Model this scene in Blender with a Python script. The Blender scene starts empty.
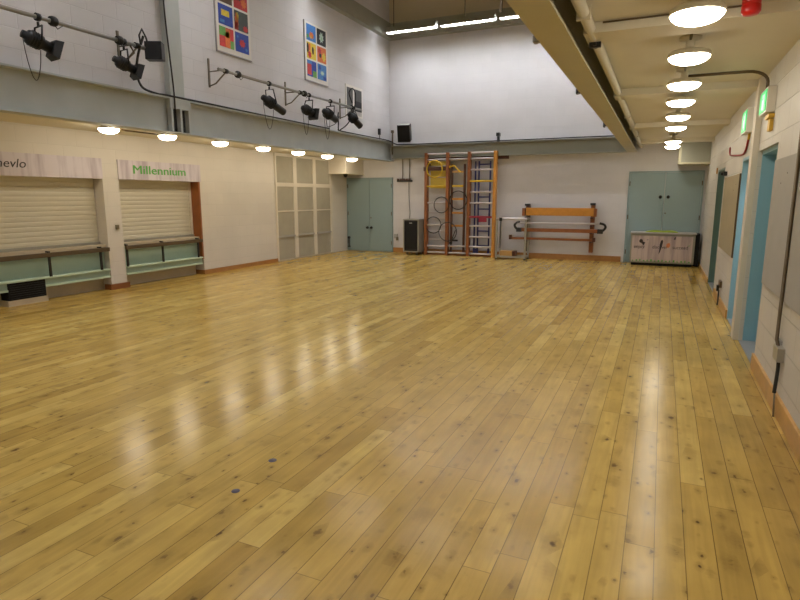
import bpy, bmesh, math, random
from mathutils import Vector, Matrix
random.seed(7)
S = bpy.context.scene
COL = S.collection
PI = math.pi

# ------------------------------------------------------------------ materials
def lin(c):
    return tuple(((v/12.92) if v <= .04045 else ((v+.055)/1.055)**2.4) for v in c)
def rgb(r, g, b):
    return lin((r/255, g/255, b/255)) + (1,)
def mat(name, col, rough=.6, metal=0, emit=None, strength=0, noise=0, nscale=6, bump=0):
    m = bpy.data.materials.new(name); m.use_nodes = True
    nt = m.node_tree; b = nt.nodes['Principled BSDF']
    b.inputs['Base Color'].default_value = col
    b.inputs['Roughness'].default_value = rough
    b.inputs['Metallic'].default_value = metal
    if emit:
        b.inputs['Emission Color'].default_value = emit
        b.inputs['Emission Strength'].default_value = strength
    if noise or bump:
        tc = nt.nodes.new('ShaderNodeTexCoord'); n = nt.nodes.new('ShaderNodeTexNoise')
        n.inputs['Scale'].default_value = nscale; n.inputs['Detail'].default_value = 4
        nt.links.new(tc.outputs['Object'], n.inputs['Vector'])
        if noise:
            mx = nt.nodes.new('ShaderNodeMix'); mx.data_type = 'RGBA'; mx.blend_type = 'MULTIPLY'
            mx.inputs[6].default_value = col
            cr = nt.nodes.new('ShaderNodeMapRange')
            cr.inputs[1].default_value = .3; cr.inputs[2].default_value = .7
            cr.inputs[3].default_value = 1-noise; cr.inputs[4].default_value = 1
            nt.links.new(n.outputs['Fac'], cr.inputs[0])
            cb = nt.nodes.new('ShaderNodeCombineColor')
            for i in range(3): nt.links.new(cr.outputs[0], cb.inputs[i])
            mx.inputs[0].default_value = 1
            nt.links.new(cb.outputs[0], mx.inputs[7])
            nt.links.new(mx.outputs[2], b.inputs['Base Color'])
        if bump:
            bp = nt.nodes.new('ShaderNodeBump'); bp.inputs['Strength'].default_value = bump
            bp.inputs['Distance'].default_value = .01
            nt.links.new(n.outputs['Fac'], bp.inputs['Height'])
            nt.links.new(bp.outputs[0], b.inputs['Normal'])
    return m

def block_mat(name, col, axis, strength=.5, dark=.9, rough=.55):
    """painted blockwork, courses 225 mm; axis = horizontal axis of the wall"""
    m = bpy.data.materials.new(name); m.use_nodes = True
    nt = m.node_tree; N = nt.nodes.new; L = nt.links.new; b = nt.nodes['Principled BSDF']
    tc = N('ShaderNodeTexCoord'); sp = N('ShaderNodeSeparateXYZ'); cb = N('ShaderNodeCombineXYZ')
    L(tc.outputs['Object'], sp.inputs[0]); L(sp.outputs[axis], cb.inputs[0]); L(sp.outputs[2], cb.inputs[1])
    br = N('ShaderNodeTexBrick'); L(cb.outputs[0], br.inputs['Vector'])
    br.inputs['Scale'].default_value = 1; br.inputs['Brick Width'].default_value = .45
    br.inputs['Row Height'].default_value = .225; br.inputs['Mortar Size'].default_value = .006
    br.inputs['Mortar Smooth'].default_value = .6
    c2 = tuple(v*.97 for v in col[:3])+(1,); cm = tuple(v*dark for v in col[:3])+(1,)
    br.inputs['Color1'].default_value = col; br.inputs['Color2'].default_value = c2; br.inputs['Mortar'].default_value = cm
    n = N('ShaderNodeTexNoise'); n.inputs['Scale'].default_value = 1.3; n.inputs['Detail'].default_value = 6
    L(tc.outputs['Object'], n.inputs['Vector'])
    mr = N('ShaderNodeMapRange'); mr.inputs[1].default_value = .35; mr.inputs[2].default_value = .7
    mr.inputs[3].default_value = .93; mr.inputs[4].default_value = 1; L(n.outputs['Fac'], mr.inputs[0])
    mx = N('ShaderNodeVectorMath'); mx.operation = 'SCALE'
    L(br.outputs['Color'], mx.inputs[0]); L(mr.outputs[0], mx.inputs['Scale']); L(mx.outputs[0], b.inputs['Base Color'])
    b.inputs['Roughness'].default_value = rough
    bp = N('ShaderNodeBump'); bp.inputs['Strength'].default_value = strength; bp.inputs['Distance'].default_value = .006
    bp.invert = True
    L(br.outputs['Fac'], bp.inputs['Height']); L(bp.outputs[0], b.inputs['Normal'])
    return m

def floor_mat():
    m = bpy.data.materials.new('hardwood_strip_floor'); m.use_nodes = True
    nt = m.node_tree; N = nt.nodes.new; L = nt.links.new; b = nt.nodes['Principled BSDF']
    def M(op, a, c=None, d=None):
        n = N('ShaderNodeMath'); n.operation = op
        for i, v in enumerate((a, c, d)):
            if v is None: continue
            if isinstance(v, (int, float)): n.inputs[i].default_value = v
            else: L(v, n.inputs[i])
        return n.outputs[0]
    def rand(x, y=None, k=0):
        c = N('ShaderNodeCombineXYZ'); L(x, c.inputs[0])
        if y is not None: L(y, c.inputs[1])
        c.inputs[2].default_value = k
        w = N('ShaderNodeTexWhiteNoise'); w.noise_dimensions = '3D'; L(c.outputs[0], w.inputs['Vector'])
        return w.outputs['Value']
    tc = N('ShaderNodeTexCoord'); sp = N('ShaderNodeSeparateXYZ'); L(tc.outputs['Object'], sp.inputs[0])
    X, Y = sp.outputs[0], sp.outputs[1]
    W = .12
    u = M('DIVIDE', M('ADD', X, 20*W - .077), W)
    row = M('FLOOR', u); fu = M('FRACT', u)
    off = M('MULTIPLY', rand(row, k=3.1), 9.0)
    Lp = M('ADD', M('MULTIPLY', rand(row, k=5.7), .5), 1.0)
    v = M('DIVIDE', M('ADD', Y, M('ADD', off, 20)), Lp)
    pid = M('FLOOR', v); fv = M('FRACT', v)
    r1 = rand(row, pid, 1.3); r2 = rand(row, pid, 8.2)
    # board colour
    cr = N('ShaderNodeValToRGB'); e = cr.color_ramp.elements
    e[0].position = 0; e[0].color = rgb(*FC[0]); e[1].position = 1; e[1].color = rgb(*FC[3])
    for p, c in ((.25, FC[1]), (.75, FC[2])):
        k = cr.color_ramp.elements.new(p); k.color = rgb(*c)
    L(r1, cr.inputs[0])
    # grain
    gv = N('ShaderNodeCombineXYZ'); L(M('MULTIPLY', X, 26), gv.inputs[0])
    L(M('ADD', M('MULTIPLY', Y, 1.6), M('MULTIPLY', r2, 40)), gv.inputs[1]); L(r1, gv.inputs[2])
    gn = N('ShaderNodeTexNoise'); gn.inputs['Scale'].default_value = 1; gn.inputs['Detail'].default_value = 5
    gn.inputs['Distortion'].default_value = .8; L(gv.outputs[0], gn.inputs['Vector'])
    gr = N('ShaderNodeMapRange'); gr.inputs[1].default_value = .3; gr.inputs[2].default_value = .72
    gr.inputs[3].default_value = .86; gr.inputs[4].default_value = 1.06; L(gn.outputs['Fac'], gr.inputs[0])
    # cloudy blotches
    bn = N('ShaderNodeTexNoise'); bn.inputs['Scale'].default_value = 5; bn.inputs['Detail'].default_value = 4
    bv = N('ShaderNodeCombineXYZ'); L(X, bv.inputs[0]); L(M('MULTIPLY', Y, .7), bv.inputs[1]); L(r2, bv.inputs[2])
    L(bv.outputs[0], bn.inputs['Vector'])
    bm_ = N('ShaderNodeMapRange'); bm_.inputs[1].default_value = .35; bm_.inputs[2].default_value = .65
    bm_.inputs[3].default_value = .87; bm_.inputs[4].default_value = 1.05; L(bn.outputs['Fac'], bm_.inputs[0])
    # knots: small irregular marks in some cells of two voronoi layers
    wn = N('ShaderNodeTexNoise'); wn.inputs['Scale'].default_value = 38; wn.inputs['Detail'].default_value = 3; L(tc.outputs['Object'], wn.inputs['Vector'])
    def knots(sx, sy, thr, s0, s1, k):
        kv = N('ShaderNodeCombineXYZ'); L(M('MULTIPLY', X, sx), kv.inputs[0]); L(M('MULTIPLY', Y, sy), kv.inputs[1]); L(M('ADD', r1, k), kv.inputs[2])
        vo = N('ShaderNodeTexVoronoi'); vo.inputs['Scale'].default_value = 1; vo.inputs['Randomness'].default_value = 1
        L(kv.outputs[0], vo.inputs['Vector'])
        sc = N('ShaderNodeSeparateColor'); L(vo.outputs['Color'], sc.inputs[0])
        has = M('GREATER_THAN', sc.outputs[0], thr)
        size = M('MULTIPLY_ADD', M('POWER', sc.outputs[1], 2), s1, s0)
        dist = M('ADD', vo.outputs['Distance'], M('MULTIPLY', M('SUBTRACT', wn.outputs['Fac'], .5), .34))
        def ring(lo, hi):
            kn = N('ShaderNodeMapRange'); kn.interpolation_type = 'SMOOTHSTEP'
            L(M('DIVIDE', dist, size), kn.inputs[0]); kn.inputs[1].default_value = lo; kn.inputs[2].default_value = hi
            kn.inputs[3].default_value = 1; kn.inputs[4].default_value = 0
            return kn.outputs[0]
        core = M('MULTIPLY', M('MULTIPLY', ring(.3, 1.2), has), M('MULTIPLY_ADD', sc.outputs[2], .45, .5))
        halo = M('MULTIPLY', M('MULTIPLY', ring(.6, 3.2), has), .28)
        return M('MAXIMUM', core, halo)
    knot = M('MAXIMUM', knots(10, 5.5, .5, .08, .15, 0), knots(19, 11, .68, .09, .12, 4.4))
    # gaps between the boards
    gapx = M('LESS_THAN', M('MINIMUM', fu, M('SUBTRACT', 1, fu)), .016)
    gapw = M('MULTIPLY_ADD', rand(row, k=2.2), .35, .6)
    gapy = M('LESS_THAN', M('MULTIPLY', M('MINIMUM', fv, M('SUBTRACT', 1, fv)), Lp), .0022)
    gap = M('MAXIMUM', M('MULTIPLY', gapx, gapw), M('MULTIPLY', gapy, .6))
    s1 = N('ShaderNodeVectorMath'); s1.operation = 'SCALE'; L(cr.outputs[0], s1.inputs[0])
    L(M('MULTIPLY', gr.outputs[0], bm_.outputs[0]), s1.inputs['Scale'])
    m1 = N('ShaderNodeMix'); m1.data_type = 'RGBA'; L(knot, m1.inputs[0]); L(s1.outputs[0], m1.inputs[6]); m1.inputs[7].default_value = rgb(62, 34, 12)
    m2 = N('ShaderNodeMix'); m2.data_type = 'RGBA'; L(M('MULTIPLY', gap, .8), m2.inputs[0]); L(m1.outputs[2], m2.inputs[6]); m2.inputs[7].default_value = rgb(50, 30, 12)
    L(m2.outputs[2], b.inputs['Base Color'])
    rn = N('ShaderNodeMapRange'); L(bn.outputs['Fac'], rn.inputs[0]); rn.inputs[3].default_value = .15; rn.inputs[4].default_value = .25
    L(rn.outputs[0], b.inputs['Roughness'])
    b.inputs['Specular IOR Level'].default_value = .25
    hp = N('ShaderNodeBump'); hp.inputs['Strength'].default_value = .22; hp.inputs['Distance'].default_value = .002
    # each board lies at a slightly different tilt: wavy highlights
    wv = N('ShaderNodeTexNoise'); wv.inputs['Scale'].default_value = 1; wv.inputs['Detail'].default_value = 1
    wc = N('ShaderNodeCombineXYZ'); L(M('MULTIPLY', X, 7), wc.inputs[0]); L(M('MULTIPLY', Y, 2.5), wc.inputs[1]); L(r2, wc.inputs[2])
    L(wc.outputs[0], wv.inputs['Vector'])
    L(M('SUBTRACT', wv.outputs['Fac'], gap), hp.inputs['Height'])
    L(hp.outputs[0], b.inputs['Normal'])
    return m
FC = [(176, 143, 70), (190, 157, 80), (198, 165, 87), (209, 178, 100)]

WH = rgb(214, 206, 194)
M_floor = floor_mat()
M_wallL = block_mat('warm_white_blockwork_side', rgb(218, 212, 204), 1, .35, .93)
M_wallR = block_mat('white_blockwork_side', rgb(212, 208, 203), 1, .9, .84)
M_wallU = block_mat('white_blockwork_upper', rgb(216, 213, 214), 1, .5, .92)
M_wallB = block_mat('white_blockwork_end', rgb(216, 213, 214), 0, .35, .95)
M_cream = mat('cream_paint', rgb(220, 213, 194), .7, noise=.05, nscale=2)
M_tan = mat('tan_ceiling_paint', rgb(214, 202, 172), .8)
M_steelblue = mat('grey_blue_steel_paint', rgb(182, 186, 182), .5, noise=.1, nscale=3)
M_steelolive = mat('grey_green_steel_paint', rgb(152, 152, 138), .5, noise=.08, nscale=3)
M_beamcream = mat('buff_steel_paint', rgb(194, 188, 162), .5, noise=.06, nscale=3)
M_white = mat('white_paint', rgb(216, 208, 194), .5)
M_whitegloss = mat('white_plastic', rgb(226, 222, 214), .35)
M_teal = mat('teal_door_paint', rgb(142, 162, 164), .45, noise=.04, nscale=2)
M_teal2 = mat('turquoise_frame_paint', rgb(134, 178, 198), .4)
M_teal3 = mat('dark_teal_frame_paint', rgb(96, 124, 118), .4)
M_mint = mat('mint_green_panel', rgb(160, 182, 168), .5, noise=.05, nscale=3)
M_mintlight = mat('pale_mint_paint', rgb(188, 208, 186), .5)
M_skirt = mat('varnished_skirting', rgb(206, 160, 94), .35, noise=.2, nscale=9)
M_skirtb = mat('brown_skirting', rgb(176, 124, 68), .35, noise=.2, nscale=9)
M_skirtdk = mat('dark_skirting', rgb(136, 82, 42), .4, noise=.2, nscale=9)
M_brown = mat('brown_hardwood', rgb(152, 90, 46), .4, noise=.25, nscale=8)
M_orange = mat('varnished_pine', rgb(210, 144, 58), .35, noise=.15, nscale=10)
M_dkbrown = mat('dark_brown_wood', rgb(84, 46, 30), .45, noise=.2, nscale=8)
M_shut = mat('cream_shutter_slat', rgb(208, 202, 184), .42)
M_plinth = mat('beige_plinth', rgb(196, 182, 158), .5, noise=.08, nscale=4)
M_black = mat('black_metal', rgb(18, 18, 20), .45)
M_blackm = mat('black_matt', rgb(12, 12, 13), .8)
M_cable = mat('dark_cable', rgb(32, 30, 28), .6)
M_conduit = mat('grey_conduit', rgb(120, 112, 96), .4, .3)
M_conduitd = mat('dull_brown_conduit', rgb(92, 76, 54), .5, .2)
M_silver = mat('silver_metal', rgb(170, 168, 160), .35, .6)
M_alloy = mat('grey_tube', rgb(150, 148, 142), .35, .5)
M_rung = mat('white_rung', rgb(206, 198, 196), .4)
M_blue = mat('blue_paint', rgb(32, 38, 96), .4)
M_yellow = mat('yellow_plastic', rgb(214, 176, 34), .4)
M_mat = mat('yellow_foam', rgb(206, 180, 74), .6)
M_pinkred = mat('red_plastic', rgb(150, 40, 60), .4)
M_board = mat('grey_pinboard_cloth', rgb(170, 167, 164), .9, noise=.05, nscale=5, bump=.2)
M_boardc = mat('buff_pinboard_cloth', rgb(170, 158, 132), .9, noise=.05, nscale=5, bump=.2)
M_screen = mat('woven_beige_panel', rgb(170, 164, 148), .8, noise=.1, nscale=4, bump=.2)
M_tread = mat('grey_threshold', rgb(150, 152, 158), .4)
M_red = mat('red_sounder', rgb(200, 24, 26), .3)
M_redc = mat('red_cable', rgb(150, 30, 34), .5)
M_gold = mat('yellow_tag', rgb(206, 166, 50), .5)
M_greenglow = mat('green_sign_face', rgb(40, 170, 90), .4, emit=rgb(40, 200, 110), strength=.4)
M_signwhite = mat('sign_pictogram', rgb(200, 240, 210), .4, emit=rgb(190, 255, 210), strength=.45)
M_lampW = mat('lit_opal_warm', (1, .9, .7, 1), .4, emit=(1, .88, .68, 1), strength=14)
M_lampC = mat('lit_opal_neutral', (1, .95, .85, 1), .4, emit=(1, .91, .74, 1), strength=11.5)
M_tube = mat('lit_fluorescent', (1, 1, 1, 1), .4, emit=(.88, .92, 1, 1), strength=17)
M_tubeB = mat('lit_fluorescent_back', (1, 1, 1, 1), .4, emit=(.88, .92, 1, 1), strength=22)
M_opaloff = mat('unlit_opal', rgb(170, 155, 120), .4)
M_inkgreen = mat('green_lettering', rgb(96, 170, 84), .6)
M_inkdark = mat('dark_lettering', rgb(50, 44, 52), .6)
M_inkor = mat('orange_ink', rgb(206, 130, 90), .6)
M_inkpale = mat('pale_lilac_ink', rgb(150, 138, 156), .6)
def birch(name, c1, c2):
    m = bpy.data.materials.new(name); m.use_nodes = True
    nt = m.node_tree; N = nt.nodes.new; L = nt.links.new; b = nt.nodes['Principled BSDF']
    tc = N('ShaderNodeTexCoord'); mp = N('ShaderNodeMapping'); mp.inputs['Scale'].default_value = (9, 9, .9)
    n = N('ShaderNodeTexNoise'); n.inputs['Scale'].default_value = 1.2; n.inputs['Detail'].default_value = 5
    L(tc.outputs['Object'], mp.inputs[0]); L(mp.outputs[0], n.inputs['Vector'])
    cr = N('ShaderNodeValToRGB'); cr.color_ramp.elements[0].position = .33; cr.color_ramp.elements[0].color = c1
    cr.color_ramp.elements[1].position = .55; cr.color_ramp.elements[1].color = c2
    L(n.outputs['Fac'], cr.inputs[0]); L(cr.outputs[0], b.inputs['Base Color']); b.inputs['Roughness'].default_value = .6
    return m
M_birch = birch('lilac_birch_print', rgb(176, 164, 176), rgb(208, 200, 208))
M_cloth = birch('pinkish_banner_print', rgb(164, 148, 150), rgb(198, 182, 178))

# ------------------------------------------------------------------ mesh helpers
class MB:
    def __init__(s): s.v = []; s.f = []; s.sm = []
    def add(s, vs, fs, smooth=False):
        o = len(s.v); s.v += [tuple(v) for v in vs]
        s.f += [tuple(i+o for i in f) for f in fs]; s.sm += [smooth]*len(fs); return s
    def box(s, x0, x1, y0, y1, z0, z1):
        x0, x1 = sorted((x0, x1)); y0, y1 = sorted((y0, y1)); z0, z1 = sorted((z0, z1))
        vs = [(x, y, z) for z in (z0, z1) for y in (y0, y1) for x in (x0, x1)]
        return s.add(vs, [(0, 2, 3, 1), (4, 5, 7, 6), (0, 1, 5, 4), (2, 6, 7, 3), (0, 4, 6, 2), (1, 3, 7, 5)])
    def obox(s, c, ax, ay, az):
        """oriented box: centre + half axes vectors"""
        c, ax, ay, az = map(Vector, (c, ax, ay, az))
        vs = [c+sx*ax+sy*ay+sz*az for sz in (-1, 1) for sy in (-1, 1) for sx in (-1, 1)]
        return s.add(vs, [(0, 2, 3, 1), (4, 5, 7, 6), (0, 1, 5, 4), (2, 6, 7, 3), (0, 4, 6, 2), (1, 3, 7, 5)])
    def tube(s, pts, r, n=10, closed=False):
        P = [Vector(p) for p in pts]; rs = r if isinstance(r, (list, tuple)) else [r]*len(P)
        rings = []; up = None
        m = len(P)
        for i, p in enumerate(P):
            if closed: t = (P[(i+1) % m]-P[i-1])
            else: t = (P[min(i+1, m-1)]-P[max(i-1, 0)])
            t.normalize()
            if up is None:
                up = Vector((0, 0, 1)) if abs(t.z) < .9 else Vector((1, 0, 0))
            a = t.cross(up); a.normalize(); bb = a.cross(t); bb.normalize(); up = bb
            rings.append([p+rs[i]*(math.cos(k*2*PI/n)*a+math.sin(k*2*PI/n)*bb) for k in range(n)])
        vs = [q for R in rings for q in R]; fs = []
        for i in range(m if closed else m-1):
            j = (i+1) % m
            for k in range(n):
                k2 = (k+1) % n
                fs.append((i*n+k, i*n+k2, j*n+k2, j*n+k))
        s.add(vs, fs, True)
        if not closed:
            o = len(s.v)-len(vs)
            s.f += [tuple(o+k for k in range(n)), tuple(o+(m-1)*n+k for k in reversed(range(n)))]; s.sm += [False, False]
        return s
    def lathe(s, c, prof, n=28, axis=None):
        """profile (r, h) along axis from c"""
        A = Vector(axis or (0, 0, 1)).normalized()
        u = A.orthogonal().normalized(); w = A.cross(u); c = Vector(c)
        vs = []; fs = []
        for r, h in prof:
            for k in range(n):
                a = 2*PI*k/n; vs.append(c+A*h+u*(r*math.cos(a))+w*(r*math.sin(a)))
        for i in range(len(prof)-1):
            for k in range(n):
                k2 = (k+1) % n; fs.append((i*n+k, i*n+k2, (i+1)*n+k2, (i+1)*n+k))
        s.add(vs, fs, True)
        o = len(s.v)-len(vs)
        if prof[0][0] > 1e-6: s.f.append(tuple(o+k for k in reversed(range(n)))); s.sm.append(False)
        if prof[-1][0] > 1e-6: s.f.append(tuple(o+(len(prof)-1)*n+k for k in range(n))); s.sm.append(False)
        return s
    def build(s, name, m, parent=None, origin=None, bevel=0):
        me = bpy.data.meshes.new(name)
        o0 = Vector(origin) if origin else Vector((0, 0, 0))
        me.from_pydata([tuple(Vector(v)-o0) for v in s.v], [], s.f); me.validate()
        bm = bmesh.new(); bm.from_mesh(me); bmesh.ops.recalc_face_normals(bm, faces=bm.faces)
        if bevel:
            bmesh.ops.bevel(bm, geom=[e for e in bm.edges if e.calc_face_angle(0) > .6], offset=bevel, segments=2, affect='EDGES', profile=.6, clamp_overlap=True)
        bm.to_mesh(me); bm.free()
        if len(me.polygons) == len(s.sm):
            for p, q in zip(me.polygons, s.sm): p.use_smooth = q
        me.materials.append(m)
        ob = bpy.data.objects.new(name, me); COL.objects.link(ob)
        if parent:
            ob.parent = parent
            ob.location = o0 - parent.location if origin else -Vector(parent.matrix_basis.translation) if parent.type == 'EMPTY' else (0, 0, 0)
        else: ob.location = o0
        return ob

def thing(name, label, cat, loc=(0, 0, 0), group=None):
    o = bpy.data.objects.new(name, None); COL.objects.link(o); o.location = loc
    o.empty_display_size = .1
    o['label'] = label; o['category'] = cat
    if group: o['group'] = group
    return o
def tag(o, label, cat, group=None):
    o['label'] = label; o['category'] = cat
    if group: o['group'] = group
    return o
def struct(name, mb, m, label=None, bevel=0):
    o = mb.build(name, m, bevel=bevel); o['kind'] = 'structure'
    if label: o['label'] = label
    return o
def part(name, mb, m, parent, bevel=0):
    """child with world coordinates in mb; handles the parent's offset"""
    me_o = mb.build(name, m, bevel=bevel)
    W = Vector((0, 0, 0)); p = parent
    while p: W += p.location; p = p.parent
    me_o.parent = parent; me_o.location = -W
    return me_o
def text_mesh(txt, size, depth=.002, shear=0, width=None, align='CENTER'):
    cu = bpy.data.curves.new('t', 'FONT'); cu.body = txt; cu.size = size; cu.extrude = depth; cu.align_x = align
    cu.shear = shear; cu.resolution_u = 3
    o = bpy.data.objects.new('t', cu); COL.objects.link(o)
    dg = bpy.context.evaluated_depsgraph_get(); dg.update()
    me = bpy.data.meshes.new_from_object(o.evaluated_get(dg))
    bpy.data.objects.remove(o)
    return me
def put_text(name, txt, size, m, parent, origin, right, up, width=None, shear=0, bold=0):
    me = text_mesh(txt, size, .0015, shear)
    xs = [v.co.x for v in me.vertices]; w = max(xs)-min(xs); cx = (max(xs)+min(xs))/2
    k = (width/w) if width else 1
    R = Vector(right); U = Vector(up); Nn = R.cross(U); O = Vector(origin)
    for v in me.vertices:
        c = v.co.copy(); v.co = O + R*((c.x-cx)*k) + U*c.y + Nn*c.z
    me.materials.clear(); me.materials.append(m); me.name = name
    ob = bpy.data.objects.new(name, me); COL.objects.link(ob)
    W = Vector((0, 0, 0)); p = parent
    while p: W += p.location; p = p.parent
    ob.parent = parent; ob.location = -W
    return ob

# ------------------------------------------------------------------ dimensions
XL, XR, YB, YF = -8.13, .84, 14.3, -2.6
XU = -6.80            # upper left wall face
ZS = 2.50             # left aisle soffit
ZC = 2.66             # right aisle ceiling
ZH = 6.7              # hall ceiling

# ------------------------------------------------------------------ shell
b = MB(); b.box(XL-.6, 3.0, YF-.2, YB+.2, -.15, 0); struct('floor', b, M_floor)
b = MB(); b.box(XU-.2, -.5, YF-.2, YB+.2, ZH, ZH+.15); struct('ceiling', b, M_tan, 'high buff ceiling over the hall')
b = MB(); b.box(XL-.3, XU+.02, YF, YB, ZS, ZS+.12); struct('ceiling', b, M_cream, 'low cream soffit over the left aisle')
b = MB()
b.box(-.575, XR+.3, YF, YB, ZC, ZC+.25)
for yb in (-1.2, 1.55, 4.28, 6.95, 10.2, 13.0):
    b.box(-.575, XR, yb, yb+.3, ZC-.07, ZC)
struct('ceiling', b, M_cream, 'low ribbed cream ceiling over the right aisle')
# left lower wall with two servery recesses
b = MB()
segs = [(YF, 2.6), (6.47, 6.77), (8.58, YB)]
for y0, y1 in segs: b.box(XL-.3, XL, y0, y1, 0, ZS)
b.box(XL-.3, XL, 2.6, 6.47, 1.785, ZS); b.box(XL-.3, XL, 6.77, 8.58, 1.785, ZS)
b.box(XL-.35, XL-.26, 2.6, 8.58, 0, ZS)
struct('wall_left', b, M_wallL)
# upper left wall
b = MB(); b.box(XU-.2, XU, YF, YB, 2.62, ZH); struct('wall_left', b, M_wallU, 'upper white blockwork wall on the left')
# back wall
b = MB(); b.box(XL-.3, 3.0, YB, YB+.2, 0, 5.84); struct('wall_back', b, M_wallB)
b = MB(); b.box(XU-.2, -.5, YB, YB+.2, 5.84, ZH); struct('wall_back', b, M_tan, 'buff strip of wall above the high beam')
b = MB(); b.box(XL-.3, XR+.3, YF-.2, YF, 0, ZH); struct('wall_front', b, M_wallB)
# right wall with three openings
b = MB()
ops = [(5.75, 6.85), (7.05, 8.04), (10.25, 11.4)]
ys = [YF]+[v for o in ops for v in o]+[YB]
for i in range(0, len(ys), 2): b.box(XR, XR+.3, ys[i], ys[i+1], 0, ZC)
for y0, y1 in ops: b.box(XR, XR+.3, y0, y1, 1.95, ZC)
struct('wall_right', b, M_wallR)
b = MB(); b.box(-.74, -.58, YF, YB, 2.9, ZH); struct('wall_right', b, M_wallU, 'upper wall above the right beam')
# pier between the two near openings, and a slim one by the far opening
b = MB(); b.box(.785, XR, 6.855, 7.04, 0, ZC); struct('trim_1', b, M_white, 'white pier between the two turquoise doorways', bevel=.006)
# recess lining of the openings
def lining(n, y0, y1, m, leaf, o=.035):
    d = bpy.data.objects.new('door_%d' % n, None); COL.objects.link(d); d.location = (XR, (y0+y1)/2, 0); d['kind'] = 'structure'
    f = MB(); t = .035
    f.box(XR+o, XR+.30, y1-t, y1, 0, 1.95); f.box(XR+o, XR+.30, y0, y0+t, 0, 1.95); f.box(XR+o, XR+.30, y0+t, y1-t, 1.95-t, 1.95)
    f.box(XR+.15, XR+.17, y1-t-.02, y1-t, 0, 1.91)
    part('door_frame', f, m, d)
    if leaf:
        l = MB(); l.box(XR+.17, XR+.215, y0+t, y1-t, .01, 1.915); lf = part('door_leaf', l, m, d)
        h = MB(); h.lathe((XR+.17, y0+t+.08, 1.0), [(.02, 0), (.02, -.04), (.03, -.045), (.03, -.06), (.0, -.065)], 12, (1, 0, 0)); part('handle', h, M_silver, lf)
    th = MB(); th.box(XR, XR+.3, y0+t, y1-t, 0, .012); part('threshold', th, M_tread, d)
    return d
lining(3, 5.75, 6.85, M_teal2, True)
lining(4, 7.05, 8.04, M_teal2, False, -.004)
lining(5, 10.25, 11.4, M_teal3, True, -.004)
# small lobby behind the open second doorway
b = MB(); b.box(2.2, 2.3, 6.9, 8.6, 0, 2.4); b.box(1.14, 2.2, 8.5, 8.6, 0, 2.4); b.box(1.14, 2.2, 6.9, 7.0, 0, 2.4); b.box(1.14, 2.3, 6.9, 8.6, 2.4, 2.5)
struct('wall_lobby', b, M_white, 'small white lobby behind the second doorway')

# skirtings
b = MB(); b.box(XR-.022, XR, YF, 5.75, 0, .14); struct('baseboard_right', b, M_skirt, bevel=.004)
b = MB(); b.box(XR-.022, XR, 8.06, 9.98, 0, .11); struct('baseboard_right', b, M_skirt)
b = MB(); b.box(XR-.02, XR, 11.42, YB, 0, .07); struct('baseboard_right', b, M_skirt)
b = MB(); b.box(-6.69, -.80, YB-.022, YB, 0, .13); struct('baseboard_back', b, M_skirtb)
b = MB(); b.box(XL, -8.07+.0, YB-.022, YB, 0, .1); struct('baseboard_back', b, M_skirtb)
b = MB(); b.box(XL, XL+.022, 8.60, 10.95, 0, .085); b.box(XL-.2, XL+.022, 8.56, 8.60, 0, .085); struct('baseboard_left', b, M_skirtb)
b = MB(); b.box(XL-.12, XL+.03, 6.43, 6.80, 0, .09); struct('baseboard_left', b, M_skirtdk)
b = MB(); b.box(XL, XL+.022, YF, 2.6, 0, .085); struct('baseboard_left', b, M_skirtb)
# reveal of the second servery
b = MB(); b.box(XL-.2, XL+.005, 8.545, 8.585, .30, 1.785); struct('trim_3', b, M_brown, 'brown timber reveal at the end of the second servery')
b = MB(); b.box(XL-.24, XL-.19, 8.49, 8.545, .7, 1.785); struct('trim_4', b, M_white, 'pale shutter guide beside the timber reveal')

# beams
def ibeam_y(name, xf, xw, y0, y1, z0, z1, m, label):
    b = MB(); s = 1 if xf > xw else -1
    b.box(xw, xw-s*.02, y0, y1, z0, z1); b.box(xf, xw-s*.1, y0, y1, z0, z0+.018); b.box(xf, xw-s*.02, y0, y1, z1-.022, z1)
    return struct(name, b, m, label)
ibeam_y('trim_5', -6.67, -6.77, YF, YB, 2.44, 2.94, M_steelblue, 'grey steel beam along the left side of the hall')
b = MB(); b.box(-6.64, -.815, 14.18, 14.2, 2.5, 2.83); b.box(-6.64, -.815, 14.08, YB, 2.5, 2.518); b.box(-6.64, -.815, 14.08, YB, 2.81, 2.83)
struct('trim_6', b, M_steelolive, 'grey green steel beam across the back wall')
b = MB(); b.box(-.815, -.61, YF, YB, 2.5, 2.52); b.box(-.72, -.70, YF, YB, 2.52, 2.88); b.box(-.815, -.61, YF, YB, 2.88, 2.9)
struct('trim_7', b, M_beamcream, 'buff steel beam at the edge of the right aisle')
b = MB(); b.box(XU, -6.66, YF, YB, 5.5, 5.86); struct('trim_8', b, M_steelolive, 'high dark beam along the left wall')
b = MB(); b.box(-6.66, -.74, 14.1, YB, 5.5, 5.86); struct('trim_9', b, M_steelolive, 'high dark beam across the back wall')
# column and cleat on the left beam
b = MB(); b.box(XU, -6.70, 6.60, 6.875, 2.94, 5.5); struct('trim_10', b, M_steelblue, 'grey steel column on the upper left wall', bevel=.004)
t = thing('beam_bracket', 'pale steel cleat with dark slots bolted on the left beam under the column', 'bracket', (-6.72, 6.74, 2.46))
b = MB(); b.box(-6.748, -6.665, 6.55, 6.95, 2.79, 2.915); part('plate', b, M_steelblue, t)
for y in (6.56, 6.735, 6.90): part('stiffener', MB().box(-6.748, -6.665, y, y+.035, 2.46, 2.79), M_steelblue, t)
part('back_plate', MB().box(-6.75, -6.745, 6.56, 6.93, 2.46, 2.79), M_cable, t)

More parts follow.
